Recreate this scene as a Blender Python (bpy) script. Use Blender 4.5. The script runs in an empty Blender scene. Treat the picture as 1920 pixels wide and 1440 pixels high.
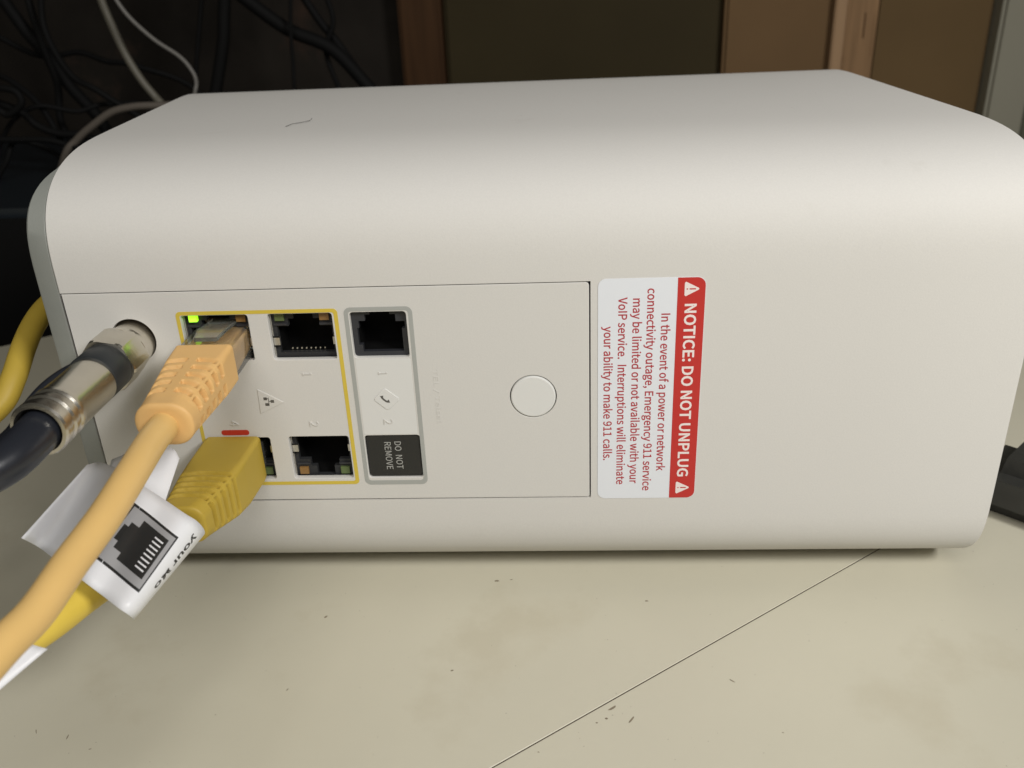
import bpy, bmesh, math, random
from mathutils import Vector, Matrix
random.seed(4)
S = 0.001                      # everything below is modelled in millimetres
scn = bpy.context.scene
COL = scn.collection
R = math.radians

# ------------------------------------------------------------------ camera
cam_d = bpy.data.cameras.new('camera')
cam = bpy.data.objects.new('camera', cam_d)
COL.objects.link(cam)
cam_d.sensor_width = 36.0
cam_d.lens = 31.22
cam_d.clip_start = 0.01
cam_d.clip_end = 20
cam.matrix_world = Matrix((
    (0.998308, 0.017324, 0.055508, 0.10454648),
    (0.042733, 0.428824, -0.902377, -0.17176969),
    (-0.039436, 0.903222, 0.427358, 0.13581979),
    (0, 0, 0, 1)))
cam_d.dof.use_dof = True
cam_d.dof.focus_distance = 0.188
cam_d.dof.aperture_fstop = 26
scn.camera = cam

# ------------------------------------------------------------------ world, lamps, exposure
w = bpy.data.worlds.new('World')
scn.world = w
w.use_nodes = True
w.node_tree.nodes['Background'].inputs[0].default_value = (0.80, 0.78, 0.66, 1)
w.node_tree.nodes['Background'].inputs[1].default_value = 0.06


def area(name, loc, target, size, power, color):
    d = bpy.data.lights.new(name, 'AREA')
    d.shape = 'RECTANGLE'
    d.size, d.size_y = size
    d.energy = power
    d.color = color
    o = bpy.data.objects.new(name, d)
    COL.objects.link(o)
    o.location = loc
    o.rotation_euler = (Vector(target) - Vector(loc)).to_track_quat('-Z', 'Y').to_euler()
    return o


area('room_lamp', (0.45, -0.32, 0.40), (0.10, 0.0, 0.05), (0.13, 0.11), 2.4, (1.0, 0.985, 0.965))
area('ceiling_lamp', (0.08, -0.52, 0.60), (0.11, 0.0, 0.06), (0.50, 0.32), 2.6, (1.0, 0.965, 0.915))
scn.view_settings.view_transform = 'Standard'
scn.view_settings.look = 'None'
scn.view_settings.exposure = 0
scn.view_settings.gamma = 1


# ------------------------------------------------------------------ materials
def mat(name, color, rough=0.5, metal=0.0, spec=0.5, var=0.0, vscale=40, bump=0.0, bscale=900, trans=0.0,
        emit=None, estr=0, stain=None, sscale=30, sthr=0.62, coat=0.0, alpha=1.0, sss=0.0, stretch=None):
    m = bpy.data.materials.new(name)
    m.use_nodes = True
    nt = m.node_tree
    N, L = nt.nodes, nt.links
    b = N['Principled BSDF']
    b.inputs['Base Color'].default_value = (*color, 1)
    b.inputs['Roughness'].default_value = rough
    b.inputs['Metallic'].default_value = metal
    b.inputs['Specular IOR Level'].default_value = spec
    b.inputs['Transmission Weight'].default_value = trans
    b.inputs['Coat Weight'].default_value = coat
    if sss:
        b.inputs['Subsurface Weight'].default_value = sss
        b.inputs['Subsurface Scale'].default_value = 0.001
        b.inputs['Subsurface Radius'].default_value = (1, .8, .5)
    if emit:
        b.inputs['Emission Color'].default_value = (*emit, 1)
        b.inputs['Emission Strength'].default_value = estr
    tc = N.new('ShaderNodeTexCoord')
    vec = tc.outputs['Object']
    if stretch:
        mp = N.new('ShaderNodeMapping')
        mp.inputs['Scale'].default_value = stretch
        L.new(vec, mp.inputs['Vector'])
        vec = mp.outputs['Vector']
    if var or stain:
        n = N.new('ShaderNodeTexNoise')
        n.inputs['Scale'].default_value = vscale
        n.inputs['Detail'].default_value = 6
        L.new(vec, n.inputs['Vector'])
        r = N.new('ShaderNodeMapRange')
        r.inputs['From Min'].default_value = 0.3
        r.inputs['From Max'].default_value = 0.7
        r.inputs['To Min'].default_value = 1 - var
        r.inputs['To Max'].default_value = 1 + var
        L.new(n.outputs['Fac'], r.inputs['Value'])
        h = N.new('ShaderNodeMix')
        h.data_type = 'RGBA'
        h.blend_type = 'MULTIPLY'
        h.inputs['Factor'].default_value = 1
        h.inputs['A'].default_value = (*color, 1)
        L.new(r.outputs['Result'], h.inputs['B'])
        out = h.outputs['Result']
        if stain:
            n2 = N.new('ShaderNodeTexNoise')
            n2.inputs['Scale'].default_value = sscale
            n2.inputs['Detail'].default_value = 8
            n2.inputs['Roughness'].default_value = 0.65
            L.new(vec, n2.inputs['Vector'])
            r2 = N.new('ShaderNodeMapRange')
            r2.inputs['From Min'].default_value = sthr
            r2.inputs['From Max'].default_value = sthr + 0.10
            L.new(n2.outputs['Fac'], r2.inputs['Value'])
            h2 = N.new('ShaderNodeMix')
            h2.data_type = 'RGBA'
            L.new(r2.outputs['Result'], h2.inputs['Factor'])
            L.new(out, h2.inputs['A'])
            h2.inputs['B'].default_value = (*stain, 1)
            out = h2.outputs['Result']
        L.new(out, b.inputs['Base Color'])
    if bump:
        n = N.new('ShaderNodeTexNoise')
        n.inputs['Scale'].default_value = bscale
        n.inputs['Detail'].default_value = 4
        L.new(vec, n.inputs['Vector'])
        bp = N.new('ShaderNodeBump')
        bp.inputs['Strength'].default_value = bump
        bp.inputs['Distance'].default_value = 0.0002
        L.new(n.outputs['Fac'], bp.inputs['Height'])
        L.new(bp.outputs['Normal'], b.inputs['Normal'])
    return m


M = {}
M['shell'] = mat('white_plastic', (0.613, 0.60, 0.570), 0.68, spec=0.22, var=0.022, vscale=2600, bump=0.12, bscale=3200,
                 stain=(0.57, 0.555, 0.52), sscale=38, sthr=0.66)
M['panel'] = mat('white_panel_plastic', (0.612, 0.60, 0.570), 0.62, spec=0.22, var=0.02, vscale=2600, bump=0.12, bscale=3200)
M['recess'] = mat('pale_plastic', (0.67, 0.67, 0.65), 0.5, spec=0.35)
M['base'] = mat('grey_base_plastic', (0.235, 0.245, 0.225), 0.42, var=0.04, vscale=60, bump=0.15, bscale=2500)
M['yellow_line'] = mat('yellow_paint', (0.62, 0.47, 0.06), 0.5, var=0.03)
M['grey_line'] = mat('grey_paint', (0.36, 0.37, 0.35), 0.5)
M['red_line'] = mat('red_paint', (0.50, 0.035, 0.02), 0.5)
M['ink'] = mat('dark_grey_ink', (0.10, 0.095, 0.085), 0.6)
M['jack'] = mat('black_jack_plastic', (0.028, 0.029, 0.031), 0.45, spec=0.3)
M['jack_tel'] = mat('grey_black_jack_plastic', (0.028, 0.029, 0.034), 0.4)
M['hole'] = mat('jack_inside_plastic', (0.006, 0.006, 0.006), 0.6, spec=0.1)
M['silver'] = mat('tinned_steel', (0.62, 0.60, 0.55), 0.34, metal=0.9, var=0.05, vscale=300)
M['gold'] = mat('gold_contact', (0.95, 0.88, 0.70), 0.25, metal=0.7)
M['led_green'] = mat('green_lens', (0.10, 0.14, 0.05), 0.3)
M['led_amber'] = mat('amber_lens', (0.24, 0.13, 0.04), 0.3)
M['led_on'] = mat('lit_green_lens', (0.4, 0.9, 0.1), 0.3, emit=(0.38, 0.95, 0.01), estr=1.3)
M['sticker'] = mat('white_sticker', (0.72, 0.745, 0.79), 0.42, spec=0.4)
M['red'] = mat('red_sticker_ink', (0.50, 0.030, 0.025), 0.42, spec=0.4, var=0.02)
M['redtext'] = mat('red_text_ink', (0.40, 0.035, 0.045), 0.45)
M['whitetext'] = mat('white_text', (0.80, 0.72, 0.70), 0.45)
M['greytext'] = mat('grey_text', (0.40, 0.40, 0.38), 0.5)
M['cap'] = mat('black_gloss_plastic', (0.018, 0.018, 0.017), 0.28, spec=0.5)
M['nickel'] = mat('nickel_plate', (0.70, 0.66, 0.58), 0.27, metal=1.0, var=0.05, vscale=200, bump=0.12, bscale=1200)
M['rubber'] = mat('black_rubber', (0.022, 0.025, 0.027), 0.45, bump=0.1)
M['coax'] = mat('black_cable_vinyl', (0.016, 0.018, 0.024), 0.30, spec=0.6, bump=0.35, bscale=260)
M['peach'] = mat('orange_yellow_vinyl', (0.70, 0.46, 0.17), 0.32, spec=0.4, var=0.03, vscale=80, sss=0.03)
M['peach_boot'] = mat('orange_yellow_boot_rubber', (0.70, 0.43, 0.165), 0.5, spec=0.35, var=0.03, vscale=120, sss=0.03)
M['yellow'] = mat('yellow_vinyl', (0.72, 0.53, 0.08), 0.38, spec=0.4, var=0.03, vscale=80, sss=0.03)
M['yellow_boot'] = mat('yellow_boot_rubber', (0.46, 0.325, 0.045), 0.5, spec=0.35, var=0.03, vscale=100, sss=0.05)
M['clear'] = mat('clear_plastic', (0.86, 0.87, 0.80), 0.12, trans=0.93)
M['wire'] = mat('plug_wires', (0.42, 0.30, 0.12), 0.5, var=0.2, vscale=900)
M['paper'] = mat('white_paper', (0.80, 0.81, 0.84), 0.38, spec=0.45, var=0.008, vscale=60)
M['print_black'] = mat('black_print', (0.02, 0.02, 0.02), 0.45)
M['print_grey'] = mat('grey_print', (0.34, 0.34, 0.35), 0.45)
M['table'] = mat('cream_table_paint', (0.56, 0.532, 0.425), 0.42, spec=0.4, var=0.03, vscale=18, bump=0.35, bscale=160,
                 stain=(0.53, 0.495, 0.385), sscale=16, sthr=0.58)
M['scuff'] = mat('scuff_brown', (0.24, 0.20, 0.14), 0.7, var=0.25, vscale=900)
M['back'] = mat('shaded_back_board', (0.018, 0.015, 0.012), 0.8, spec=0.12, var=0.5, vscale=14, stain=(0.045, 0.028, 0.02), sscale=9, sthr=0.56)  # darkness of the recess behind the table is put into this colour
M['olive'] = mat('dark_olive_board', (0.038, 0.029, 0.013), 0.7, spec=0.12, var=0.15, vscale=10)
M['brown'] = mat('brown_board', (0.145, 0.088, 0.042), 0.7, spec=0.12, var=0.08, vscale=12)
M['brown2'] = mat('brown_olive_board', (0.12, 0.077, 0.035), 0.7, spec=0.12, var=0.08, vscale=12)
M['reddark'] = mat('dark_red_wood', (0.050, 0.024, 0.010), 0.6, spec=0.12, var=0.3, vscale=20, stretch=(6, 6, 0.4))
M['wood'] = mat('pine_wood', (0.24, 0.145, 0.075), 0.6, spec=0.12, var=0.22, vscale=30, stretch=(9, 9, 0.5), stain=(0.17, 0.095, 0.045), sscale=24, sthr=0.57)
M['wood_light'] = mat('pale_pine_edge', (0.31, 0.20, 0.115), 0.55, spec=0.12, var=0.08, vscale=30, stretch=(9, 9, 0.5))  # paler pine for the strip along the post's left edge
M['greywall'] = mat('grey_painted_board', (0.24, 0.23, 0.185), 0.6, spec=0.12, var=0.04, vscale=10)
M['greylight'] = mat('pale_grey_trim', (0.36, 0.37, 0.31), 0.6, spec=0.12, var=0.03)
M['floor'] = mat('dark_floor', (0.05, 0.04, 0.03), 0.7, var=0.2, vscale=8)
M['box'] = mat('blue_black_case', (0.010, 0.014, 0.018), 0.35, spec=0.6, bump=0.1)  # blue tint puts the bluish top edge highlight into the colour
M['adapter'] = mat('charcoal_plastic', (0.030, 0.030, 0.027), 0.40, bump=0.5, bscale=500, var=0.15, vscale=150)
M['blackcable'] = mat('black_thin_cable', (0.005, 0.005, 0.005), 0.7, spec=0.12)
M['greycable'] = mat('grey_cable', (0.12, 0.11, 0.085), 0.5)
M['whitecable'] = mat('pale_cable', (0.15, 0.142, 0.13), 0.5)
M['brcable'] = mat('brown_grey_cable', (0.10, 0.085, 0.07), 0.5)


# ------------------------------------------------------------------ helpers
def link(name, me, m, parent=None):
    if m is not None:
        for x in (m if isinstance(m, (list, tuple)) else [m]):
            me.materials.append(x)
    o = bpy.data.objects.new(name, me)
    COL.objects.link(o)
    if parent is not None:
        o.parent = parent
        o.matrix_parent_inverse = parent.matrix_world.inverted()
    return o


def mesh(name, V, F, m, parent=None, smooth=False, angle=None, fix=True, mid=None):
    me = bpy.data.meshes.new(name)
    me.from_pydata([(a * S, b * S, c * S) for a, b, c in V], [], F)
    if mid:
        for p, i in zip(me.polygons, mid):
            p.material_index = i
    if fix:
        bm = bmesh.new()
        bm.from_mesh(me)
        bmesh.ops.recalc_face_normals(bm, faces=bm.faces)
        bm.to_mesh(me)
        bm.free()
    o = link(name, me, m, parent)
    if smooth or angle:
        me.polygons.foreach_set('use_smooth', [True] * len(me.polygons))
        if angle:
            me.set_sharp_from_angle(angle=R(angle))
    return o


def tag(o, label=None, cat=None, group=None, kind=None):
    if label: o['label'] = label
    if cat: o['category'] = cat
    if group: o['group'] = group
    if kind: o['kind'] = kind
    return o


def thing(name, loc, label, cat, group=None):
    o = bpy.data.objects.new(name, None)
    o.empty_display_size = 0.01
    COL.objects.link(o)
    o.location = Vector(loc) * S
    o.matrix_world = Matrix.Translation(Vector(loc) * S)
    return tag(o, label, cat, group)


class MB:
    def __init__(s): s.V, s.F = [], []
    def box(s, x0, x1, y0, y1, z0, z1):
        b = len(s.V)
        s.V += [(x, y, z) for z in (z0, z1) for y in (y0, y1) for x in (x0, x1)]
        for f in ((0, 2, 3, 1), (4, 5, 7, 6), (0, 1, 5, 4), (2, 6, 7, 3), (0, 4, 6, 2), (1, 3, 7, 5)):
            s.F.append(tuple(b + i for i in f))
        return s
    def loft(s, rings, cap=True, closed=True):
        b = len(s.V); n = len(rings[0])
        for r in rings: s.V += [tuple(p) for p in r]
        for i in range(len(rings) - 1):
            for j in range(n if closed else n - 1):
                k = (j + 1) % n
                s.F.append((b + i * n + j, b + i * n + k, b + (i + 1) * n + k, b + (i + 1) * n + j))
        if cap:
            s.F.append(tuple(b + j for j in range(n)))
            s.F.append(tuple(b + (len(rings) - 1) * n + j for j in range(n)))
        return s
    def build(s, name, m, parent=None, **k): return mesh(name, s.V, s.F, m, parent, **k)


def catmull(P, n=8):
    P = [Vector(p) for p in P]
    P = [2 * P[0] - P[1]] + P + [2 * P[-1] - P[-2]]
    out = []
    for i in range(1, len(P) - 2):
        a, b, c, d = P[i - 1:i + 3]
        for k in range(n):
            t = k / n
            out.append(0.5 * ((2 * b) + (c - a) * t + (2 * a - 5 * b + 4 * c - d) * t * t + (3 * b - a - 3 * c + d) * t ** 3))
    out.append(P[-2])
    return out


def tube_rings(path, r, n=20):
    T = []
    for i in range(len(path)):
        a = path[max(i - 1, 0)]; b = path[min(i + 1, len(path) - 1)]
        T.append((b - a).normalized())
    u = T[0].orthogonal().normalized()
    rings = []
    for i, p in enumerate(path):
        u = (u - T[i] * u.dot(T[i])).normalized()
        v = T[i].cross(u)
        rr = r(i / (len(path) - 1)) if callable(r) else r
        rings.append([p + u * math.cos(2 * math.pi * k / n) * rr + v * math.sin(2 * math.pi * k / n) * rr for k in range(n)])
    return rings


def tube(name, pts, r, m, parent=None, n=20, sub=8):
    return MB().loft(tube_rings(catmull(pts, sub), r, n)).build(name, m, parent, smooth=True)


def rrect(x0, x1, z0, z1, r, n=5):
    """rounded rectangle outline in (x,z)"""
    if not isinstance(r, (list, tuple)): r = (r,) * 4      # corners: bl, br, tr, tl
    out = []
    for (cx, cz, a0, q) in ((x0, z0, 180, r[0]), (x1, z0, 270, r[1]), (x1, z1, 0, r[2]), (x0, z1, 90, r[3])):
        sx = 1 if cx == x0 else -1
        sz = 1 if cz == z0 else -1
        if q <= 0: out.append((cx, cz)); continue
        for k in range(n + 1):
            a = R(a0 + 90 * k / n)
            out.append((cx + sx * q + q * math.cos(a), cz + sz * q + q * math.sin(a)))
    return out


def circle(cx, cz, r, n=48):
    return [(cx + r * math.cos(2 * math.pi * k / n), cz + r * math.sin(2 * math.pi * k / n)) for k in range(n)]


def plate(name, loops, y0, y1, m, parent=None, bevel=0.0, angle=30):
    """flat plate in the x-z plane with outer loop and hole loops, from y0 (front) to y1"""
    cu = bpy.data.curves.new('tmp', 'CURVE')
    cu.dimensions = '2D'
    cu.fill_mode = 'BOTH'
    for lp in loops:
        s = cu.splines.new('POLY')
        s.points.add(len(lp) - 1)
        for p, (a, b) in zip(s.points, lp): p.co = (a, b, 0, 1)
        s.use_cyclic_u = True
    h = (y1 - y0) / 2
    cu.extrude = max(h - bevel, 0)
    if bevel:
        cu.bevel_depth = bevel
        cu.bevel_resolution = 1
        cu.offset = -bevel
    o = bpy.data.objects.new('tmp', cu)
    COL.objects.link(o)
    bpy.context.view_layer.update()
    me0 = bpy.data.meshes.new_from_object(o.evaluated_get(bpy.context.evaluated_depsgraph_get()))
    bpy.data.objects.remove(o)
    bpy.data.curves.remove(cu)
    yc = (y0 + y1) / 2
    V = [(v.co.x, yc - v.co.z, v.co.y) for v in me0.vertices]
    F = [tuple(p.vertices) for p in me0.polygons]
    bpy.data.meshes.remove(me0)
    o = mesh(name, V, F, m, parent, angle=angle, fix=False)
    bm = bmesh.new(); bm.from_mesh(o.data)
    bmesh.ops.remove_doubles(bm, verts=bm.verts, dist=1e-7)
    bmesh.ops.recalc_face_normals(bm, faces=bm.faces)
    bm.to_mesh(o.data); bm.free()
    o.data.set_sharp_from_angle(angle=R(angle))
    for p in o.data.polygons:
        if abs(p.normal.y) > 0.995: p.use_smooth = False
    return o


try:      # Blender's own bundled sans font; the built-in one is used if it is not there
    FONT = bpy.data.fonts.load(bpy.utils.system_resource('DATAFILES', path='fonts') + '/Noto Sans CJK Regular.woff2')
except Exception:
    FONT = None


def text_geo(body, bold=0.0, extrude=0.0, spacing=1.0):
    cu = bpy.data.curves.new('tmp', 'FONT')
    cu.body = body
    if FONT: cu.font = FONT
    cu.offset = bold
    cu.extrude = extrude
    cu.space_character = spacing
    cu.resolution_u = 3
    o = bpy.data.objects.new('tmp', cu)
    COL.objects.link(o)
    bpy.context.view_layer.update()
    me = bpy.data.meshes.new_from_object(o.evaluated_get(bpy.context.evaluated_depsgraph_get()))
    bpy.data.objects.remove(o)
    bpy.data.curves.remove(cu)
    V = [tuple(v.co) for v in me.vertices]
    F = [tuple(p.vertices) for p in me.polygons]
    bpy.data.meshes.remove(me)
    xs = [v[0] for v in V]
    return V, F, min(xs), max(xs)


CAPH = 0.0


def text_down(name, body, z0, z1, xb, cap, y, m, parent, bold=0.0, thick=0.02):
    """text that reads downwards (from z0 to z1), glyph tops towards +x, baseline at xb, capital height cap"""
    global CAPH
    if not CAPH:
        V, F, a, b = text_geo('H')
        CAPH = max(v[1] for v in V)
    V, F, a, b = text_geo(body, bold, 0.5)
    k = (z0 - z1) / (b - a)
    h = cap / CAPH
    W = [(xb + v[1] * h, y - (v[2] + 0.5) * thick, z0 - (v[0] - a) * k) for v in V]
    return mesh(name, W, F, m, parent)


# ================================================================== THE TABLE (surface it rests on)
sd = Vector((0.8084, 0.5886, 0))
P0 = Vector((90.1, -52.8, 0)); nrm = Vector((0.5886, -0.8084, 0))
table = thing('work_table', (90, 0, 0), 'cream painted wooden table top with a diagonal seam under the white gateway', 'table')


def slab(name, pts, label):
    bm = bmesh.new()
    vs = [bm.verts.new((x * S, y * S, 0)) for x, y in pts]
    f = bm.faces.new(vs)
    if f.normal.z < 0: f.normal_flip()
    r = bmesh.ops.extrude_face_region(bm, geom=[f])
    for v in r['geom']:
        if isinstance(v, bmesh.types.BMVert): v.co.z -= 0.022
    bmesh.ops.recalc_face_normals(bm, faces=bm.faces)
    top = [e for e in bm.edges if all(abs(v.co.z) < 1e-6 for v in e.verts)]
    bmesh.ops.bevel(bm, geom=top, offset=0.00012, segments=1, affect='EDGES')
    me = bpy.data.meshes.new(name)
    bm.to_mesh(me); bm.free()
    o = link(name, me, M['table'], table)
    return o


g = 0.13
a1 = P0 - sd * 560 - nrm * g; a2 = P0 + sd * 850 - nrm * g
slab('table_board', [(a1.x, a1.y), (a2.x, a2.y), (267.5, 448), (-581, -169)], '')
b1 = P0 - sd * 560 + nrm * g; b2 = P0 + sd * 850 + nrm * g
slab('table_board', [(b1.x, b1.y), (90, -640), (860, -640), (b2.x, b2.y)], '')


jt = MB()
e1_ = P0 - sd * 560; e2_ = P0 + sd * 850
jt.V = [(e1_.x - nrm.x * .25, e1_.y - nrm.y * .25, -0.12), (e2_.x - nrm.x * .25, e2_.y - nrm.y * .25, -0.12), (e2_.x + nrm.x * .25, e2_.y + nrm.y * .25, -0.12), (e1_.x + nrm.x * .25, e1_.y + nrm.y * .25, -0.12)]
jt.F = [(0, 1, 2, 3)]
jt.build('joint_strip', mat('joint_strip', (0.06, 0.045, 0.03), 0.9), table)  # dark strip sunk in the gap so the seam draws as a dark line


def scuff(x, y, l, wd, ang):
    V = [(x, y, 0.05)]
    n = 9
    for k in range(n):
        t = 2 * math.pi * k / n
        rr = random.uniform(0.6, 1.15)
        px, py = l * rr * math.cos(t), wd * rr * math.sin(t)
        V.append((x + px * math.cos(ang) - py * math.sin(ang), y + px * math.sin(ang) + py * math.cos(ang), 0.03))
    F = [(0, 1 + k, 1 + (k + 1) % n) for k in range(n)]
    mesh('scuff_mark', V, F, M['scuff'], table, smooth=True)


for q in [(88.0, 3.0, .75, .35, 0), (91.5, 3.4, .5, .15, .2), (123.6, -4.8, .42, .28, 0), (80.2, -27.4, .36, .28, 0), (48.8, -10.1, .55, .3, .9),
          (113.6, -37.9, 1.2, .35, .6), (112.3, -40.6, .35, .3, .1), (117.2, -40.9, 1.1, .28, .9), (110.4, -41.7, .25, .2, 0), (138.8, -30.4, .75, .16, -.8), (146, -44, .25, .15, 0),
          (-2.2, -44.6, .85, .12, -1.0), (5.0, -45.9, .7, .17, -1.4), (11.0, -48.9, .35, .15, .2), (33, -40, .18, .14, 0), (46, -33, .45, .12, 1.2), (99, -49, .2, .15, 0)]:
    scuff(*q)

# ================================================================== BACKGROUND
def struct(name, V, m):
    o = MB().box(*V).build(name, m)
    o['kind'] = 'structure'
    return o


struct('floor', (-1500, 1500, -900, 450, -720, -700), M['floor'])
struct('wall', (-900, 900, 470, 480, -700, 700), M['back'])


def board(name, x0, x1, y0, y1, m, label, cat, z0=-700, z1=620, bev=2.2):
    bm = bmesh.new()
    bmesh.ops.create_cube(bm, size=1)
    for v in bm.verts:
        v.co = Vector(((x0 + x1) / 2 + v.co.x * (x1 - x0), (y0 + y1) / 2 + v.co.y * (y1 - y0), (z0 + z1) / 2 + v.co.z * (z1 - z0))) * S
    bmesh.ops.bevel(bm, geom=bm.edges[:], offset=bev * S, segments=2, affect='EDGES')
    me = bpy.data.meshes.new(name); bm.to_mesh(me); bm.free()
    return tag(link(name, me, m), label, cat)


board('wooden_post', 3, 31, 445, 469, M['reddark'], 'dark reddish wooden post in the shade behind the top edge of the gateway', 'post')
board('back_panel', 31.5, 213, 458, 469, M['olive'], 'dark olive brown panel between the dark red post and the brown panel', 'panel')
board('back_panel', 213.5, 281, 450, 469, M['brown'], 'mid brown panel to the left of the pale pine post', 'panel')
p = thing('wooden_post', (295, 450, -700), 'pale pine post with visible grain above the rear right corner of the gateway', 'post')
o = board('pale_edge', 281, 288.5, 443, 468, M['wood_light'], None, None, bev=0.8); o.parent = p; o.matrix_parent_inverse = p.matrix_world.inverted()
o = board('post_face', 288.6, 309, 446, 468, M['wood'], None, None, bev=0.8); o.parent = p; o.matrix_parent_inverse = p.matrix_world.inverted()
# knot crack in the face of the post
o = MB().box(300.6, 301.4, 445.7, 446.2, 84, 99).build('crack', M['reddark'], p)
board('back_panel', 309.4, 383, 452, 469, M['brown2'], 'olive brown panel between the pale pine post and the grey board', 'panel')
board('grey_board', 383.5, 409, 440, 469, M['greywall'], 'grey painted upright board at the far right behind the gateway', 'board')
board('trim_board', 409.5, 470, 432, 469, M['greylight'], 'paler grey trim strip at the right edge of the picture behind the gateway', 'board')

cs = thing('computer_case', (-260, 280, -700), 'blue-black glossy equipment case standing behind the left end of the table', 'case')
board('case_body', -430, -104, 200, 400, M['box'], None, None, z0=-700, z1=47.5, bev=3.5)
o = bpy.data.objects['case_body']; o.parent = cs; o.matrix_parent_inverse = cs.matrix_world.inverted()
o = MB().box(-428, -106, 199.2, 200.4, -690, 44).build('front_black_sheet', M['blackcable'], cs)  # plain black sheet added to keep the front dark below the highlight strip

cabs = {
 'A': ([[-119.4, 300, 132.4], [-120.6, 300, 127.6], [-117.3, 300, 112.7], [-113.4, 300, 99.8], [-108.7, 300, 89.3], [-103.5, 300, 81.2], [-97, 300, 71.6]], 2.0, 'greycable', 'thicker grey cable hanging behind the rear left corner of the gateway'),
 'B': ([[-104.8, 280, 132.4], [-103.8, 280, 127.7], [-98.7, 280, 119.3], [-89.1, 280, 109.4], [-78.7, 280, 101.7], [-73.9, 280, 95.4], [-72.4, 280, 89.1], [-75.2, 280, 77.8]], 0.95, 'whitecable', 'thin pale cable that bends down onto the rear left corner of the gateway'),
 'C': ([[-76.4, 260, 81.1], [-86.8, 260, 81.5], [-97.2, 260, 81.3], [-108.2, 260, 79.2], [-118.9, 260, 73.4], [-128.5, 260, 66.9], [-137.7, 260, 57.4]], 1.8, 'brcable', 'brown grey cable arching left from behind the gateway'),
 'D': ([[-183.2, 320, 131.8], [-174, 320, 113.4], [-165.7, 320, 101.2], [-158, 320, 86], [-147, 320, 70.3], [-141.1, 320, 57.2]], 3.2, 'blackcable', 'thick black cable running diagonally from the top left corner'),
 'E': ([[-200.3, 330, 113.7], [-195.2, 330, 110.8], [-179.8, 330, 102.2], [-168.3, 330, 100.4], [-153, 330, 101.7], [-139.4, 330, 96.6], [-122.3, 330, 93.3]], 1.5, 'blackcable', 'black cable crossing the thick diagonal black cable near the left edge'),
 'F': ([[-67.7, 330, 129.7], [-70.6, 330, 116.9], [-73.5, 330, 103.7], [-81.9, 330, 79.4], [-87.5, 330, 65.4]], 3.3, 'blackcable', 'thick black cable hanging straight down right of the thin pale cable'),
 'G': ([[-65.9, 340, 129.4], [-58.4, 340, 122.5], [-40.1, 340, 108.5], [-18, 340, 98.2], [-2.3, 340, 81], [8.2, 340, 66.5]], 3.6, 'blackcable', 'thickest black cable slanting down to the right behind the gateway'),
 'H': ([[-33, 330, 128.4], [-36, 330, 107.7], [-37, 330, 91.6], [-38.3, 330, 72.3]], 1.0, 'blackcable', 'thin black cable hanging in front of the slanting black cable'),
 'I': ([[-86.9, 350, 129.9], [-91.5, 350, 113.9], [-98.5, 350, 89], [-102.4, 350, 68.8]], 1.3, 'blackcable', 'thin black cable hanging between the pale cable and the thick black one'),
 'J': ([[-171.8, 270, 90], [-166.1, 270, 91], [-158.6, 270, 89], [-157.6, 270, 83.2], [-165.8, 270, 78.4], [-171.7, 270, 81.1]], 1.7, 'blackcable', 'black cable curled into a small loop at the left edge'),
 'K': ([[-161.3, 310, 103.2], [-159, 310, 87.2], [-162, 310, 68.1], [-155.7, 310, 52.3]], 1.9, 'blackcable', 'black cable hanging down towards the left end of the gateway'),
 'L': ([[-172.4, 260, 68.3], [-167.1, 260, 68.1], [-145.7, 260, 67.4], [-135.6, 260, 65.1], [-123.6, 260, 59.5]], 1.4, 'blackcable', 'black cable running level below the small loop at the left edge'),
 'M': ([[-177.7, 260, 50.8], [-173.4, 260, 46.7], [-162.4, 260, 36.9], [-154.4, 260, 25.8]], 1.1, 'blackcable', 'short black cable just above the blue-black case'),
 'N': ([[-34.1, 350, 127.9], [-24.5, 350, 111.4], [-14.4, 350, 97.3], [0.8, 350, 71.1]], 2.2, 'blackcable', 'black cable nearest the dark red post'),
 'O': ([[-176.9, 280, 83.7], [-164.6, 280, 78.2], [-158.2, 280, 71.4], [-148.2, 280, 67.1], [-134.7, 280, 65.4], [-125.2, 280, 58.4]], 1.9, 'blackcable', 'black cable sagging from the loop towards the brown grey cable'),
}
more = [([[-190, 300, 96], [-176, 296, 92], [-160, 290, 80], [-150, 284, 62], [-146, 280, 44]], 1.5, 'black cable sloping down across the tangle near the left edge'),
        ([[-186, 286, 60], [-172, 284, 74], [-158, 286, 80], [-142, 292, 76], [-128, 300, 78]], 1.2, 'black cable arching over the brown grey cable near the left edge'),
        ([[-150, 300, 134], [-152, 298, 118], [-147, 294, 104], [-138, 290, 92], [-124, 288, 84]], 1.6, 'black cable bending towards the rear left corner from the top edge'),
        ([[-184, 262, 40], [-170, 264, 56], [-164, 268, 66], [-150, 272, 60], [-138, 270, 48]], 1.3, 'black cable making a low hump above the dark case'),
        ([[-20, 345, 130], [-16, 345, 112], [-22, 345, 96], [-16, 345, 72]], 1.4, 'thin black cable hanging left of the dark reddish post')]
for q_, (p_, r_, l_) in enumerate(more): cabs['X%d' % q_] = (p_, r_, 'blackcable', l_)
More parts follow.
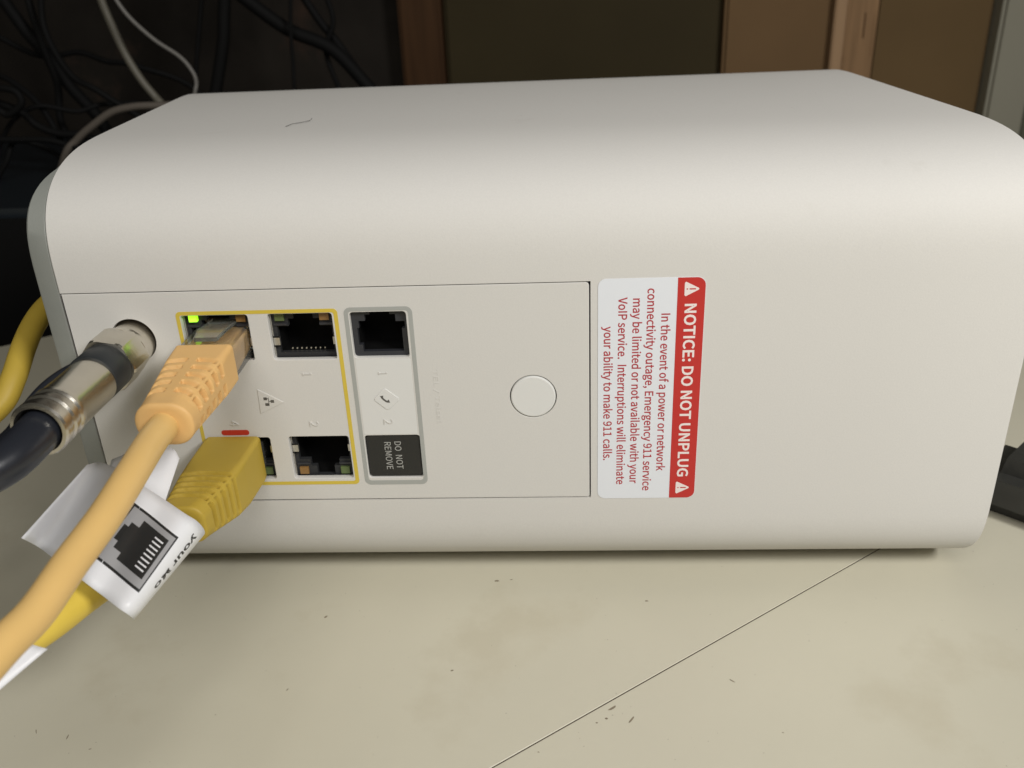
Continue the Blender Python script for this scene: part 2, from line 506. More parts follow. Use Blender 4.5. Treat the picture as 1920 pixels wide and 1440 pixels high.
for k, (pts, r, mm, lab) in cabs.items():
    # carry each cable on beyond the picture so that it hangs from above and falls behind the table
    pts = [list(q) for q in pts]
    if k != 'C':
        d0 = Vector(pts[0]) - Vector(pts[1]); d0.normalize()
        pts.insert(0, list(Vector(pts[0]) + d0 * 14 + Vector((0, 1, 1))))
        pts.insert(0, list(Vector(pts[0]) + d0 * 50 + Vector((0, 6, 30))))
    else:
        pts.insert(0, [-60, 258, 78]); pts.insert(0, [-40, 256, 60]); pts.insert(0, [-30, 256, 20])
    d1 = Vector(pts[-1]) - Vector(pts[-2]); d1.normalize()
    pts.append(list(Vector(pts[-1]) + d1 * 30 + Vector((0, 12, -14))))
    pts.append(list(Vector(pts[-1]) + d1 * 20 + Vector((0, 14, -60))))
    tag(tube('hanging_cable', pts, r, M[mm], None, n=12), lab, 'cable', 'cables hanging behind the table')

# black adapter on the table at the right
ad = thing('power_adapter', (240, 34, 0), 'charcoal power adapter lying on the table at the right end of the gateway', 'adapter')
bm = bmesh.new(); bmesh.ops.create_cube(bm, size=1)
for v in bm.verts:
    x, y, z = v.co
    tp = 0.93 if z > 0 else 1
    v.co = Vector((x * 70 * tp, y * 26 * tp, 8.1 + z * 16))
bmesh.ops.bevel(bm, geom=bm.edges[:], offset=4.5, segments=6, affect='EDGES')
rot = Matrix.Rotation(R(-44), 4, 'Z')
bmesh.ops.transform(bm, matrix=Matrix.Scale(S, 4) @ Matrix.Translation((244.1, 17.5, 0.0)) @ rot, verts=bm.verts)
me = bpy.data.meshes.new('case'); bm.to_mesh(me); bm.free()
me.polygons.foreach_set('use_smooth', [True] * len(me.polygons)); me.set_sharp_from_angle(angle=R(40))
link('case', me, M['adapter'], ad)
tube('cord', [(248, 20, 14), (246, 28, 17.0), (250, 38, 16.5), (262, 46, 11), (285, 52, 4), (320, 50, 3.0)], 3.2, M['adapter'], ad, n=16)

# yellow cable behind the left end
c = thing('yellow_cable', (-21, 20, 55), 'yellow cable emerging from behind the left end of the gateway', 'cable', 'yellow network cables')
tube('jacket', [(20, 165, 40), (0, 135, 52), (-16, 80, 60), (-22.2, 40, 63.7), (-21.9, 30, 63.9), (-21.5, 22, 62.3), (-21, 14.8, 59.3), (-20.5, 7.1, 54.7), (-21.8, 1.7, 50.6), (-26, -5, 48.2), (-36, -14, 46), (-60, -30, 42)], 2.7, M['yellow_boot'], c)

# ================================================================== THE GATEWAY
gw = thing('gateway', (100, 60, 0), 'white home network gateway lying on its side with rear ports facing the camera', 'gateway')
ea, eb, en = 44.0, 23.8, 3.1


def corner():
    out = []
    for k in range(25):
        t = math.pi / 2 * k / 24
        out.append((ea * (1 - math.cos(t) ** (2 / en)), eb * (1 - math.sin(t) ** (2 / en))))   # (depth y, drop)
    return out


CO = corner()                                        # from (0, eb) to (ea, 0)


def profile(zt, yb, zb=0.0):
    """closed outline (y,z): starts at the bottom of the front flat, goes up, over, down the back, under"""
    up = [(y, zt - d) for y, d in CO]
    back = [(yb - y, zt - d) for y, d in CO[::-1]]
    low = [(yb - y, zb + d) for y, d in CO]
    fr = [(y, zb + d) for y, d in CO[::-1]]
    flat = [(0, z) for z in (25.6, 77.2)]
    pr = flat + up + back + low + fr[:-1]
    return pr


def station(x, inset=0.0):
    t = x / 200.0
    zt = 103.2 * (1 - t) + 101.6 * t
    yb = 142 * (1 - t) + 159 * t
    sk = -0.093 * (1 - t) + 0.037 * t * -1
    out = []
    for y, z in profile(zt, yb):
        zc = zt / 2; yc = yb / 2
        if inset:
            ly = (yb / 2 - inset) / (yb / 2); lz = (zt / 2 - inset) / (zt / 2)
            y2 = yc + (y - yc) * ly; z2 = zc + (z - zc) * lz
        else:
            y2, z2 = y, z
        out.append((x + sk * y2 * (1), y2, z2))
    return out


xs = [-0.1, 0.15, 28, 56, 84, 110.8, 140, 170, 199.2, 199.7, 200.0]
ins = [0.25, 0, 0, 0, 0, 0, 0, 0, 0, 0.12, 0.5]
mb = MB()
rings = [station(x, i) for x, i in zip(xs, ins)]
n = len(rings[0])
for r_ in rings: mb.V += r_
for i in range(len(rings) - 1):
    for j in range(n):
        k = (j + 1) % n
        if j == 0 and xs[i + 1] <= 110.81: continue          # opening for the port panel
        mb.F.append((i * n + j, i * n + k, (i + 1) * n + k, (i + 1) * n + j))
mb.F.append(tuple(range(n)))
mb.F.append(tuple((len(rings) - 1) * n + j for j in range(n)))
# returns of the opening, 1.6 mm deep
b = len(mb.V)
for (x, z) in ((0, 25.6), (110.8, 25.6), (110.8, 77.2), (0, 77.2)):
    mb.V.append((x, 0, z)); mb.V.append((x, 1.6, z))
for q in ((0, 1), (1, 2), (2, 3)):
    i, j = q
    mb.F.append((b + 2 * i, b + 2 * j, b + 2 * j + 1, b + 2 * i + 1))
shell = mb.build('shell', M['shell'], gw, angle=28)

# grey base band at the left end
def bandst(x, inset):
    s0 = station(0, inset)
    # the band fades into the shell where the end turns away over the top and the back
    return [(p[0] + x * max(0.04, 1.0 - (p[1] / 15.0) ** 2), p[1], p[2]) for p in s0]


mb = MB()
mb.loft([bandst(-0.15, 0.45), bandst(-0.4, 0.25), bandst(-3.9, 0.25), bandst(-4.3, 0.45), bandst(-4.35, 0.8), bandst(-4.35, 1.6), bandst(-3.9, 1.9)])
mb.build('base_band', M['base'], gw, angle=30)

# port panel with its openings
LAN = {'p3': (24.6, 39.0, 61.1, 71.6), 'p1': (43.2, 56.9, 61.1, 71.6), 'p4': (24.6, 39.2, 31.5, 42.3), 'p2': (43.4, 57.0, 31.5, 42.4)}
TEL = {'t1': (60.6, 72.5, 61.2, 71.6), 't2': (60.6, 73.0, 31.5, 42.4)}
loops = [rrect(0.25, 110.5, 25.85, 76.95, (0.01, .5, .8, .01))]
for q in LAN.values(): loops.append(rrect(*q, 0.6, 3))
for q in TEL.values(): loops.append(rrect(*q, 0.7, 3))
loops.append(circle(98.45, 51.4, 5.05, 64))
loops.append(circle(13.45, 66.3, 4.85, 56))
panel = plate('port_panel', loops, 0.0, 1.5, M['panel'], gw, bevel=0.12)
# backing behind the panel seams
MB().box(0.5, 110.3, 9.0, 10.0, 26, 77).build('inner_board', M['hole'], gw)

plate('reset_button', [circle(98.45, 51.4, 4.85, 64)], -0.22, 2.5, M['recess'], gw, bevel=0.28)

# coloured outlines (flat print, a hair proud)
plate('yellow_outline', [rrect(23.7, 58.2, 29.9, 72.55, 1.0, 5), rrect(24.5, 57.35, 30.75, 71.75, 0.5, 5)], -0.05, 0.02, M['yellow_line'], gw)
plate('grey_outline', [rrect(59.5, 73.9, 29.7, 72.7, 1.4, 6), rrect(60.4, 73.0, 30.8, 71.85, 0.7, 5)], -0.05, 0.02, M['grey_line'], gw)
plate('red_mark', [rrect(28.5, 34.8, 43.0, 44.3, 0.6, 4)], -0.06, 0.02, M['red_line'], gw)
plate('phone_inlay', [rrect(60.75, 72.6, 42.7, 60.9, 0.1, 1)], -0.02, 0.02, M['recess'], gw)

# embossed port numbers and icons
for ch, x, z in (('1', 48.9, 58.0), ('2', 48.8, 46.2), ('4', 30.9, 46.6), ('1', 65.4, 57.9), ('2', 65.4, 46.5)):
    text_down('embossed_number', ch, z, z - (0.6 if ch == '1' else 1.25), x, 1.9, -0.02, M['panel'], gw, thick=0.16)
text_down('embossed_text', 'TEL / Telset', 58.2, 45.2, 77.2, 1.0, 0.0, M['panel'], gw, thick=0.07)
tri = plate('network_badge', [[(38.4, 54.3), (38.2, 48.3), (43.8, 51.05)]], -0.16, 0.02, M['panel'], gw, bevel=0.07)
ic = MB()
for cx, cz in ((39.8, 52.0), (40.0, 50.6), (41.3, 51.35)):
    ic.box(cx - .38, cx + .38, -0.19, -0.1, cz - .34, cz + .34)
ic.box(40.42, 40.56, -0.19, -0.1, 50.3, 52.3); ic.box(40.56, 41.0, -0.19, -0.1, 51.28, 51.42)
ic.box(39.9, 40.42, -0.19, -0.1, 51.93, 52.07); ic.box(40.2, 40.42, -0.19, -0.1, 50.53, 50.67)
ic.build('network_icon', M['ink'], tri)
dm = plate('phone_badge', [[(63.9, 51.6), (65.9, 53.7), (66.5, 53.9), (69.2, 51.6), (69.1, 51.0), (67.0, 49.0), (66.3, 48.9), (64.0, 51.0)]], -0.17, 0.02, M['recess'], gw, bevel=0.07)
hs = catmull([(65.55, 0, 52.25), (65.65, 0, 51.75), (66.05, 0, 51.25), (66.6, 0, 50.85), (67.15, 0, 50.95)], 6)
V, F = [], []
for i, p_ in enumerate(hs):
    t = i / (len(hs) - 1)
    wd = 0.20 + 0.20 * (abs(2 * t - 1) ** 3)
    a_ = hs[max(i - 1, 0)]; b_ = hs[min(i + 1, len(hs) - 1)]
    d_ = (b_ - a_).normalized(); nn = Vector((-d_.z, 0, d_.x))
    for sgn in (-1, 1):
        q = p_ + nn * wd * sgn
        V.append((q.x, -0.2, q.z))
for i in range(len(hs) - 1): F.append((2 * i, 2 * i + 1, 2 * i + 3, 2 * i + 2))
mesh('phone_icon', V, F, M['ink'], dm)


# network jacks
def jack(key, flip, lit=False):
    x0, x1, z0, z1 = LAN[key]
    W, H = x1 - x0, z1 - z0
    def Z(v): return (z1 - v) if flip else (z0 + v)
    def poly(pts): return [(x0 + u, Z(v)) for u, v in pts]
    k = [(1.1, 0.9), (W - .8, .9), (W - .8, 7.0), (W - 3.3, 7.0), (W - 3.3, 8.7), (W - 4.6, 8.7), (W - 4.6, H + .2),
         (4.9, H + .2), (4.9, 8.7), (3.6, 8.7), (3.6, 7.0), (1.1, 7.0)]
    j = plate('network_jack', [poly([(-.3, -.3), (W + .3, -.3), (W + .3, H + .5), (-.3, H + .5)]), poly(k)], 2.0, 3.2, M['jack'], gw)
    m_ = MB()
    za, zb = sorted((Z(-.3), Z(H + .5)))
    # dark cavity: back and four walls
    m_.box(x0, x1, 12.0, 12.4, za, zb); m_.box(x0 + .6, x0 + .9, 3.2, 12, za, zb); m_.box(x1 - .5, x1 - .3, 3.2, 12, za, zb)
    m_.box(x0, x1, 3.2, 12, za - .2, za + .3); m_.box(x0, x1, 3.2, 12, zb - .3, zb + .2)
    m_.build('cavity', M['hole'], j)
    # tinned shield seen at the sides, with its spring tabs
    sh = MB()
    za2, zb2 = sorted((Z(0.05), Z(H - .1)))
    sh.box(x0 + .02, x0 + .22, 1.5, 9, za2, zb2)
    sh.box(x1 - .2, x1 - .02, 1.5, 9, za2, zb2)
    tz = Z(3.75)
    sh.box(x0 + .22, x0 + 1.45, 1.35, 1.95, tz - .85, tz + .85)
    sh.box(x1 - .75, x1 - .2, 1.35, 1.95, tz - .85, tz + .85)
    sh.build('shield', M['silver'], j)
    nk = MB()
    for s_ in (-1, 1):
        c_ = tz + s_ * 1.05
        nk.box(x0 + .05, x0 + 1.5, 1.30, 1.34, c_ - .16, c_ + .16)
    nk.build('shield_slot', M['hole'], j)
    for (u, w_, col) in ((1.0, 2.0, 'led_amber' if flip else 'led_green'), (W - 3.1, 2.0, 'led_green' if flip else 'led_amber')):
        zz = sorted((Z(H - 2.1), Z(H - .35)))
        led = MB().box(x0 + u, x0 + u + w_, 1.45, 2.3, zz[0], zz[1])
        mm = M['led_on'] if (lit and u < 3) else M[col]
        if lit and u < 3:
            led = MB().box(x0 + u + .3, x0 + u + w_, 1.0, 2.3, zz[0] + .3, zz[1])
        led.build('indicator_light', mm, j)
    zz = sorted((Z(H - 3.2), Z(H - 2.75)))
    fr = MB().box(x0 + .5, x0 + 3.4, 1.6, 2.1, zz[0], zz[1]).box(x1 - 3.3, x1 - .4, 1.6, 2.1, zz[0], zz[1])
    fr.build('light_frame', M['jack_tel'], j)
    cp = MB()
    for i in range(8):
        cx = (x0 + x1) / 2 - 3.56 + 1.016 * i
        zc = Z(1.25)
        cp.box(cx - .13, cx + .13, 3.4, 3.7, zc - .13, zc + .13)
    cp.build('contact_pins', M['gold'], j)
    return j


j3 = jack('p3', False, True)
jack('p1', False)
jack('p4', True)
jack('p2', True)

# telephone jack and its blanking plug
x0, x1, z0, z1 = TEL['t1']
k = [(1.9, 1.0), (10.6, 1.0), (10.6, 6.2), (11.3, 6.2), (11.3, 7.8), (9.4, 7.8), (9.4, 9.4), (8.2, 9.4), (8.2, 10.2), (4.0, 10.2), (4.0, 9.4), (2.9, 9.4), (2.9, 8.0), (1.5, 8.0), (1.5, 6.4), (1.1, 6.4), (1.1, 2.6), (1.9, 2.6)]
tj = plate('telephone_jack', [rrect(x0 - .2, x1 + .2, z0 - .2, z1 + .2, .1, 1), [(x0 + u, z0 + v) for u, v in k]], 1.2, 2.4, M['jack_tel'], gw)
MB().box(x0, x1, 11.0, 12, z0, z1).box(x0, x0 + .8, 2.45, 11, z0, z1).box(x1 - .6, x1, 2.45, 11, z0, z1).box(x0, x1, 2.45, 11, z0 - .2, z0 + .6).box(x0, x1, 2.45, 11, z1 - .2, z1 + .3).build('cavity', M['hole'], tj)
tp = plate('blanking_plug', [rrect(60.75, 72.85, 31.7, 42.3, 0.8, 5)], 0.35, 2.4, M['cap'], gw, bevel=0.25)
text_down('plug_lettering', 'DO  NOT', 40.6, 33.6, 67.1, 1.45, 0.34, M['greytext'], tp)
text_down('plug_lettering', 'REMOVE', 40.5, 33.5, 64.8, 1.45, 0.34, M['greytext'], tp)

# coax socket in the panel
cx_, cz_ = 13.45, 66.3
def ring_y(cx, cz, prof, n=48, hexr=None):
    """lathe about an axis parallel to y; prof = list of (y, r)"""
    out = []
    for y, r_ in prof:
        out.append([(cx + r_ * math.cos(2 * math.pi * k / n), y, cz + r_ * math.sin(2 * math.pi * k / n)) for k in range(n)])
    return out
MB().loft(ring_y(cx_, cz_, [(1.6, 4.95), (4.5, 4.95), (4.6, 2.2), (-0.6, 2.2)])).build('coaxial_socket', mat('socket_brown', (0.05, 0.035, 0.022), 0.5), gw, angle=30)

# warning label
lb = plate('warning_label', [rrect(112.3, 134.0, 25.4, 77.6, 1.7, 6)], -0.10, 0.0, M['sticker'], gw)
plate('red_band', [rrect(128.35, 133.95, 25.45, 77.55, (0.01, 1.7, 1.7, 0.01), 6)], -0.125, -0.098, M['red'], lb)
text_down('label_title', 'NOTICE: DO NOT UNPLUG', 71.9, 31.0, 130.0, 2.25, -0.126, M['whitetext'], lb, bold=0.010)
for body, a_, b_, xb in (('In the event of a power or network', 69.9, 32.5, 125.3), ('connectivity outage, Emergency 911 service', 75.4, 27.4, 122.35),
                         ('may be limited or not available with your', 73.3, 29.3, 119.45), ('VoIP service.  Interruptions will eliminate', 73.6, 29.1, 116.5),
                         ('your ability to make 911 calls.', 67.3, 35.4, 113.55)):
    text_down('label_text', body, a_, b_, xb, 1.75, -0.102, M['redtext'], lb, bold=0.006)
for zc in (75.1, 28.1):
    tr = plate('warning_triangle', [[(130.0, zc + 1.55), (129.75, zc + 1.3), (129.75, zc - 1.3), (130.0, zc - 1.55), (132.65, zc - .15), (132.65, zc + .15)]], -0.15, -0.12, M['whitetext'], lb)
    MB().box(130.75, 132.0, -0.17, -0.14, zc - .13, zc + .13).box(130.15, 130.42, -0.17, -0.14, zc - .13, zc + .13).build('exclamation_mark', M['red'], tr)

# ================================================================== COAX CABLE
cc = thing('coaxial_cable', (13.2, 0, 65.6), 'black coaxial cable with nickel plated connector screwed into the left socket of the gateway', 'cable')
ax, az = 13.2, 65.8
MB().loft(ring_y(ax, az, [(1.5, 4.6), (-0.7, 4.6), (-3.0, 4.85), (-5.4, 5.3)])).build('nut_collar', M['nickel'], cc, angle=40)
hexr = []
for y, rr, ch in ((-3.6, 5.0, 1), (-5.6, 5.95, 0), (-12.0, 5.95, 0), (-12.5, 5.6, 1)):
    ringp = []
    for k in range(48):
        a_ = 2 * math.pi * k / 48
        am = ((a_ + R(10)) % (math.pi / 3)) - math.pi / 6
        hx = 5.25 / math.cos(am)
        r_ = min(hx, rr)
        ringp.append((ax + r_ * math.cos(a_), y, az + r_ * math.sin(a_)))
    hexr.append(ringp)
MB().loft(hexr).build('hex_nut', M['nickel'], cc, angle=14)
MB().loft(ring_y(ax, az - .1, [(-12.2, 4.9), (-12.5, 5.05), (-18.4, 5.05), (-18.7, 4.9)])).build('black_seal', M['rubber'], cc, angle=40)
pr_ = [(-18.5, 4.6), (-18.7, 4.85), (-31.0, 4.85), (-31.5, 5.05), (-32.4, 5.05), (-32.9, 4.75), (-33.6, 4.75), (-34.1, 5.1), (-35.0, 5.1), (-35.5, 4.8), (-36.1, 4.8),
       (-36.6, 5.15), (-38.2, 5.15), (-38.7, 4.9), (-38.8, 4.3), (-38.2, 4.0), (-35, 4.0)]
MB().loft(ring_y(ax - .1, az - .4, pr_, 56)).build('compression_sleeve', M['nickel'], cc, angle=24)
tube('jacket', [(13.1, -30, 65.4), (13.0, -36, 65.2), (12.7, -41, 64.6), (11.3, -46.5, 63.6), (7.6, -51.8, 63.0), (1, -56.5, 62.6), (-9, -60, 62), (-30, -66, 60)], 3.75, M['coax'], cc, n=28)
tube('side_strand', [(12, -11, 66), (8.5, -14, 66.3), (5.6, -18.5, 65.4), (4.4, -23.5, 64.2), (3.6, -28, 62.4), (3.0, -33, 60.8), (0, -39, 60.0), (-10, -48, 59)], 1.5, M['coax'], cc, n=16)  # thin black strand set along the upper left of the sleeve


# ================================================================== NETWORK CABLES
def boot_section(c, wx, hz, rad, n=6, tilt=0.0):
    out = []
    for (u, v) in rrect(-wx / 2, wx / 2, -hz / 2, hz / 2, rad, n):
        out.append((c[0] + u, c[1] + v * tilt, c[2] + v))
    return out


def lerp(a, b, t): return tuple(x + (y - x) * t for x, y in zip(a, b))


def sec_at(secs, y):
    for i in range(len(secs) - 1):
        y0, y1 = secs[i][0][1], secs[i + 1][0][1]
        if y1 <= y <= y0:
            t = (y0 - y) / (y0 - y1)
            return lerp(secs[i][0], secs[i + 1][0], t), *(secs[i][q] + (secs[i + 1][q] - secs[i][q]) * t for q in (1, 2, 3))
    return secs[-1]


def make_boot(secs, groove_ys, gw_, gd, solid_to, collar_from, mat_, parent, spine=0.16):
    """moulded strain-relief boot: full surface with real grooves cut between raised rings, spines left standing"""
    y0 = secs[0][0][1]; y1 = secs[-1][0][1]
    ys = []
    y = y0
    while y > y1:
        ys.append(y); y -= 0.16
    ys.append(y1)
    mb = MB(); rings = []
    for y in ys:
        c, wx, hz, rad = sec_at(secs, y)
        ring = []
        base = rrect(-wx / 2, wx / 2, -hz / 2, hz / 2, rad, 9)
        # resample densely by perimeter
        pts = []
        L = [0]
        for i in range(len(base)):
            a_, b_ = base[i], base[(i + 1) % len(base)]
            L.append(L[-1] + math.hypot(b_[0] - a_[0], b_[1] - a_[1]))
        NP = 200
        for k in range(NP):
            d = L[-1] * k / NP
            i = max(q for q in range(len(base)) if L[q] <= d + 1e-9)
            a_, b_ = base[i], base[(i + 1) % len(base)]
            t = (d - L[i]) / max(L[i + 1] - L[i], 1e-9)
            pts.append((a_[0] + (b_[0] - a_[0]) * t, a_[1] + (b_[1] - a_[1]) * t))
        for (u, v) in pts:
            nx, nz = u / (wx / 2), v / (hz / 2)
            side = abs(nx) > abs(nz)
            # rings on top and sides are staggered; a spine stays proud on the middle of each
            g_ = 0.0
            bow = (abs(u) / (wx / 2)) ** 2 * 1.0 if not side else 1.0
            for gy in groove_ys:
                yy = gy - bow * 0.9
                if side: yy = gy - 0.95
                dd = abs(y - yy)
                if dd < gw_ / 2 + .18:
                    q = min(1, (gw_ / 2 + .18 - dd) / .30)
                    g_ = max(g_, q)
            sp = abs(u) if not side else abs(v)
            lim = spine * (wx if not side else hz) / 2
            q = min(1, max(0, (sp - lim) / .35))
            if spine > 0: g_ *= q
            # shoulder between top and side rings
            cdiff = abs(abs(nx) - abs(nz))
            g_ *= min(1, max(0, (cdiff - (.12 if side else .02)) / .14))
            f_ = gd * g_
            l = math.hypot(u, v)
            ring.append((c[0] + u - f_ * u / l, y, c[2] + v - f_ * v / l))
        rings.append(ring)
    # closed, softly rounded ends
    def shrink(ring, k, dy):
        cx = sum(p[0] for p in ring) / len(ring); cz = sum(p[2] for p in ring) / len(ring)
        return [(cx + (p[0] - cx) * k, p[1] + dy, cz + (p[2] - cz) * k) for p in ring]
    rings = [shrink(rings[0], .90, .5), shrink(rings[0], .97, .3)] + rings + [shrink(rings[-1], .97, -.25), shrink(rings[-1], .90, -.5), shrink(rings[-1], .75, -.6)]
    mb.loft(rings)
    return mb.build('boot', mat_, parent, angle=60)


e1 = thing('network_cable', (32.4, 0, 64), 'orange-yellow network cable in the upper left port, crossing over the white tag', 'cable', 'yellow network cables')
# clear plug body with the coloured wires inside
pl = MB()
pl.loft([boot_section((32.4, 8.0, 64.9), 11.3, 6.4, .3, 2), boot_section((32.4, -9.4, 64.6), 11.5, 6.8, .4, 2)])
pl.loft([boot_section((32.4, 5.0, 68.6), 6.0, .8, .2, 1), boot_section((32.4, -4.0, 69.6), 6.2, .9, .2, 1), boot_section((32.4, -7.5, 69.2), 5.0, .9, .2, 1)])
pl.build('plug', M['clear'], e1, angle=30)
MB().loft([boot_section((32.4, 3.5, 64.9), 7.6, 3.4, .5, 3), boot_section((32.4, -3.0, 64.8), 8.6, 5.0, 1.0, 3), boot_section((32.4, -9.5, 64.6), 9.6, 6.0, 1.4, 3)]).build('wire_bundle', M['peach_boot'], e1, angle=40)
secs = [((32.4, -9.0, 64.5), 11.9, 8.4, 0.9), ((32.35, -14.0, 64.0), 11.9, 8.6, 1.4), ((32.25, -20, 63.4), 11.6, 8.7, 2.6), ((32.1, -29.0, 62.5), 11.0, 8.6, 4.0), ((32.1, -31.2, 62.4), 11.0, 8.6, 4.1)]
make_boot(secs, [-15.2, -18.0, -20.8, -23.6, -26.4], 1.25, 1.35, 0, 0, M['peach_boot'], e1)
tube('jacket', [(32.1, -27, 62.4), (32.2, -33, 62.3), (32.3, -38, 62.2), (32.9, -47, 61.7), (32.9, -58.1, 60.2), (31.7, -67.75, 58.39), (30.87, -76.35, 56.72), (29.73, -82.66, 56.42), (28.5, -89.2, 55.62), (27.31, -96.29, 54.86)], 2.68, M['peach'], e1, n=32)

e2 = thing('network_cable', (31, 0, 37.4), 'yellow network cable with a square boot in the lower left port', 'cable', 'yellow network cables')
MB().loft([boot_section((31, 9, 37), 11.4, 6.6, .3, 2), boot_section((31, -1, 37), 11.4, 6.6, .3, 2)]).build('plug', M['clear'], e2, angle=30)
secs = [((31.0, -0.5, 37.4), 12.3, 11.0, 1.0), ((31.0, -2.0, 37.4), 12.6, 11.3, 1.1), ((31.0, -12.0, 37.6), 12.4, 11.0, 1.2), ((30.9, -17.5, 38.0), 12.0, 10.4, 1.6), ((30.6, -28.0, 39.4), 9.8, 8.6, 2.8), ((30.5, -30.0, 39.6), 9.4, 8.4, 3.0)]
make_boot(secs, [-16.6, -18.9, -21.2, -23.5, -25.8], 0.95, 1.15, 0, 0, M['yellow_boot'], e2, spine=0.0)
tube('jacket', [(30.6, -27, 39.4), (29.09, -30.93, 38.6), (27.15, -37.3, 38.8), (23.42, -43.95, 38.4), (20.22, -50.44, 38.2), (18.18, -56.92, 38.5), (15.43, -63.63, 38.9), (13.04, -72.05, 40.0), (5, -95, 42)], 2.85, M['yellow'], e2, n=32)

# ================================================================== PAPER TAG
top = [[6.6, -17.5, 46.0], [8.6, -15.6, 45.4], [16.5, -22.3, 47.1], [26.32, -33.12, 50.3], [31.16, -35.72, 48.86], [35.41, -38.24, 47.68], [37.4, -37.98, 45.62], [37.43, -36.19, 42.38], [34.88, -32.48, 38.85], [29.92, -27.72, 37.85], [23.82, -24.25, 40.3]]
bot = [[4.9, -40.4, 44.0], [5.4, -37.2, 39.5], [12.9, -43.8, 41.0], [22.53, -53.24, 44.59], [26.87, -55.42, 42.93], [30.7, -57.81, 42.08], [32.02, -57.81, 40.73], [31.68, -56.14, 38.44], [28.97, -52.22, 35.37], [20.95, -42.29, 30.4], [14.92, -38.63, 31.3]]
tg = thing('paper_tag', (27, -45, 44), 'white paper tag with a printed port symbol wrapped round the yellow network cable', 'tag', 'white cable tags')


def sheet(name, A, B, m, parent, rows=10, sub=6, thick=0.14):
    a = catmull(A, sub); b_ = catmull(B, sub)
    V, F = [], []
    for i in range(len(a)):
        for r_ in range(rows + 1):
            t = r_ / rows
            V.append(tuple(a[i].lerp(b_[i], t)))
    for i in range(len(a) - 1):
        for r_ in range(rows):
            q = i * (rows + 1) + r_
            F.append((q, q + 1, q + rows + 2, q + rows + 1))
    o = mesh(name, V, F, m, parent, smooth=True)
    md = o.modifiers.new('paper_thickness', 'SOLIDIFY')
    md.thickness = thick * S
    md.offset = 0
    return a, b_


TA, TB = sheet('front_leaf', top, bot, M['paper'], tg)
flA = [[10.31, -14.31, 45.31], [16.4, -13.97, 47.58], [21.75, -15.2, 48.96], [25.36, -17.08, 49.21], [27.0, -18.71, 47.9]]
flB = [[14.0, -33.0, 41.5], [17.0, -32.5, 42.8], [21.0, -32.0, 43.0], [24.0, -31.5, 42.5], [26.49, -30.55, 41.68]]
sheet('rear_leaf', flA, flB, M['paper'], tg)

# printed port symbol, laid on the leaf
I0 = Vector((26.38, -37.75, 48.84)); IU = Vector((36.07, -43.36, 46.0)) - I0; IV = Vector((23.39, -48.59, 45.79)) - I0


def leaf_pt(s_, t_, off):
    """point on the tag: s_ in columns, t_ from top edge to bottom edge, lifted by off mm"""
    x = max(0, min(len(TA) - 1.001, s_ * 6)); i = int(x); f_ = x - i
    def P(ii, tt): return TA[ii].lerp(TB[ii], tt)
    p_ = P(i, t_).lerp(P(i + 1, t_), f_)
    nrm_ = (TA[i + 1] - TA[i]).cross(TB[i] - TA[i]).normalized()
    C_ = Vector((104.5, -171.8, 135.8)) - Vector((27, -45, 44))
    if s_ < 6 and nrm_.dot(C_) < 0: nrm_ = -nrm_
    elif s_ >= 6:
        n6 = (TA[36] - TA[35]).cross(TB[35] - TA[35]).normalized()
        n6 = n6 if n6.dot(C_) > 0 else -n6
        if nrm_.dot(n6) < 0: nrm_ = -nrm_
    return p_ + nrm_ * off


# symbol corners measured in (column, along) coordinates of the leaf
def leaf_st(P_):
    best = None
    for i in range(6, 42):
        for f_ in (0, .25, .5, .75):
            a_ = TA[i].lerp(TA[i + 1], f_); b__ = TB[i].lerp(TB[i + 1], f_)
            d = b__ - a_
            t = (P_ - a_).dot(d) / d.dot(d)
            e = (a_ + d * t - P_).length
            if best is None or e < best[0]: best = (e, (i + f_) / 6, t)
    return best[1], best[2]


c00 = leaf_st(I0); c10 = leaf_st(I0 + IU); c01 = leaf_st(I0 + IV); c11 = leaf_st(I0 + IU + IV)


def uvp(u, v, off):
    s_ = (c00[0] * (1 - u) + c10[0] * u) * (1 - v) + (c01[0] * (1 - u) + c11[0] * u) * v
    t_ = (c00[1] * (1 - u) + c10[1] * u) * (1 - v) + (c01[1] * (1 - u) + c11[1] * u) * v
    return tuple(leaf_pt(s_, t_, off))


def printed(name, rects, off, m, parent):
    V, F = [], []
    for (u0, u1, v0, v1) in rects:
        nu = max(2, int((u1 - u0) * 22)); nv = max(2, int((v1 - v0) * 12))
        b_ = len(V)
        for i in range(nu + 1):
            for j in range(nv + 1):
                V.append(uvp(u0 + (u1 - u0) * i / nu, v0 + (v1 - v0) * j / nv, off))
        for i in range(nu):
            for j in range(nv):
                q = b_ + i * (nv + 1) + j
                F.append((q, q + 1, q + nv + 2, q + nv + 1))
    return mesh(name, V, F, m, parent, fix=False, smooth=True)


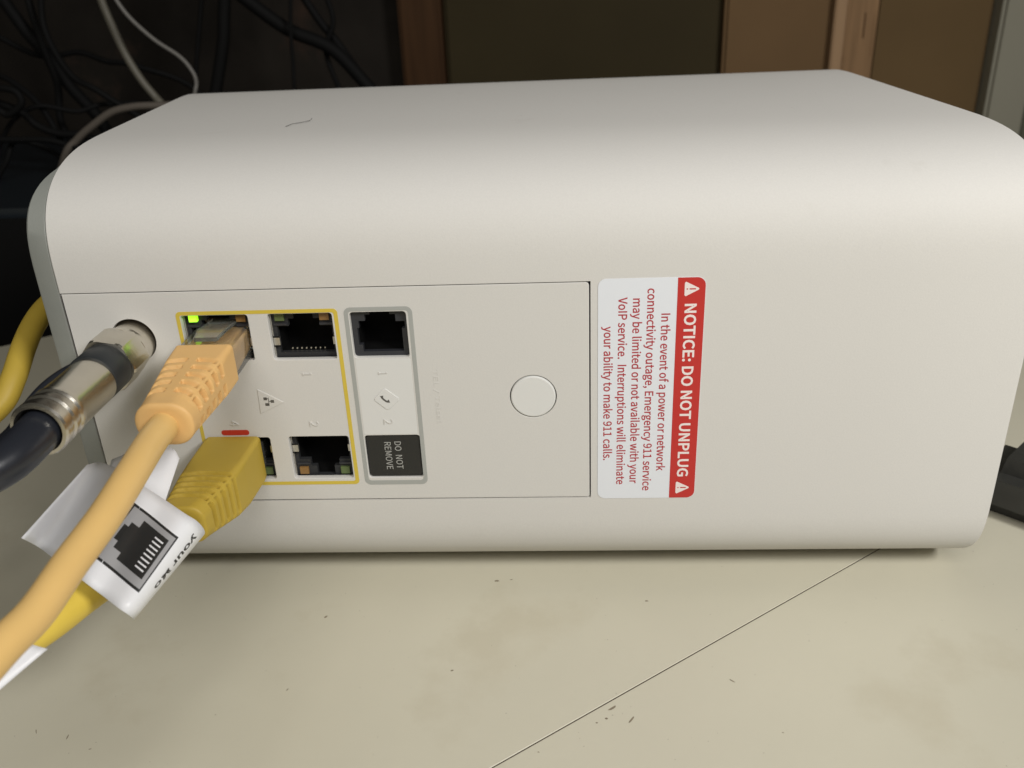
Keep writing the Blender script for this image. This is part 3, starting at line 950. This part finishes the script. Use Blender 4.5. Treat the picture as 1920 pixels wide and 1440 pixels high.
fl = bpy.data.objects['front_leaf']
printed('symbol_border', [(-.03, 1.03, -.03, 1.03)], .10, M['print_black'], fl)
printed('symbol_field', [(.015, .985, .015, .985)], .13, M['print_grey'], fl)
printed('symbol_socket', [(.275, .87, .11, .85), (.13, .275, .25, .735), (.055, .13, .34, .62)], .16, M['print_black'], fl)
printed('symbol_contacts', [(.60, .80, .195 + .0765 * i, .195 + .0765 * i + .026) for i in range(8)], .19, M['paper'], fl)
V0, F0, ta, tb = text_geo('your Mo', 0.012)
V = []
for v in V0:
    t_ = 0.10 + (v[0] - ta) / (tb - ta) * 0.60
    s_ = 6.4 + v[1] * 1.45
    V.append(tuple(leaf_pt(s_, t_, .10)))
mesh('tag_lettering', V, F0, M['print_black'], fl, fix=False)

tg2 = thing('paper_tag', (20, -72, 44), 'white paper tag end at the bottom left corner under the yellow cables', 'tag', 'white cable tags')
sheet('leaf', [[24.9, -69.0, 43.4], [20.45, -75.39, 41.38], [15.5, -81.5, 38.6]], [[19.68, -68.79, 45.2], [15.0, -73, 44.5], [9.5, -78, 43.5]], M['paper'], tg2, rows=6)

# fine dust: on the table and on the top side of the gateway
def dust(name, n, pt, label, cat, col):
    V, F = [], []
    for i in range(n):
        x, y, z = pt()
        r_ = 0.05 + 0.11 * random.random() ** 3
        e_ = random.uniform(.4, 1)
        a_ = random.random() * 3.14
        b_ = len(V)
        for k in range(5):
            t = 2 * math.pi * k / 5
            u, v = r_ * math.cos(t), r_ * e_ * math.sin(t)
            V.append((x + u * math.cos(a_) - v * math.sin(a_), y + u * math.sin(a_) + v * math.cos(a_), z + 0.02 * (k % 2)))
        F.append(tuple(range(b_, b_ + 5)))
    return tag(mesh(name, V, F, col, None, fix=False), label, cat, kind='stuff')


M['dust'] = mat('grey_dust', (0.36, 0.33, 0.27), 0.9)
dust('table_dust', 420, lambda: (random.uniform(-40, 230), random.uniform(-80, 14), 0.035), 'fine dust specks scattered over the cream table top', 'dust', M['dust'])
dust('gateway_dust', 160, lambda: (lambda x: (x, random.uniform(46, 90), 103.2 - 0.008 * x + 0.02))(random.uniform(6, 190)), 'fine dust specks on the top side of the white gateway', 'dust', M['dust'])

# small hair and dust on top of the gateway
tag(tube('stray_hair', [(40.2, 42.5, 103.05), (41.2, 45.2, 103.2), (42.6, 47.6, 103.1), (44.2, 49.4, 103.2), (44.4, 51.5, 103.4)], 0.05, M['blackcable'], None, n=6), 'tiny dark hair lying on the top side of the gateway', 'hair')

# ------------------------------------------------------------------ render settings
scn.render.engine = 'CYCLES'
scn.render.resolution_x = 1024
scn.render.resolution_y = 768
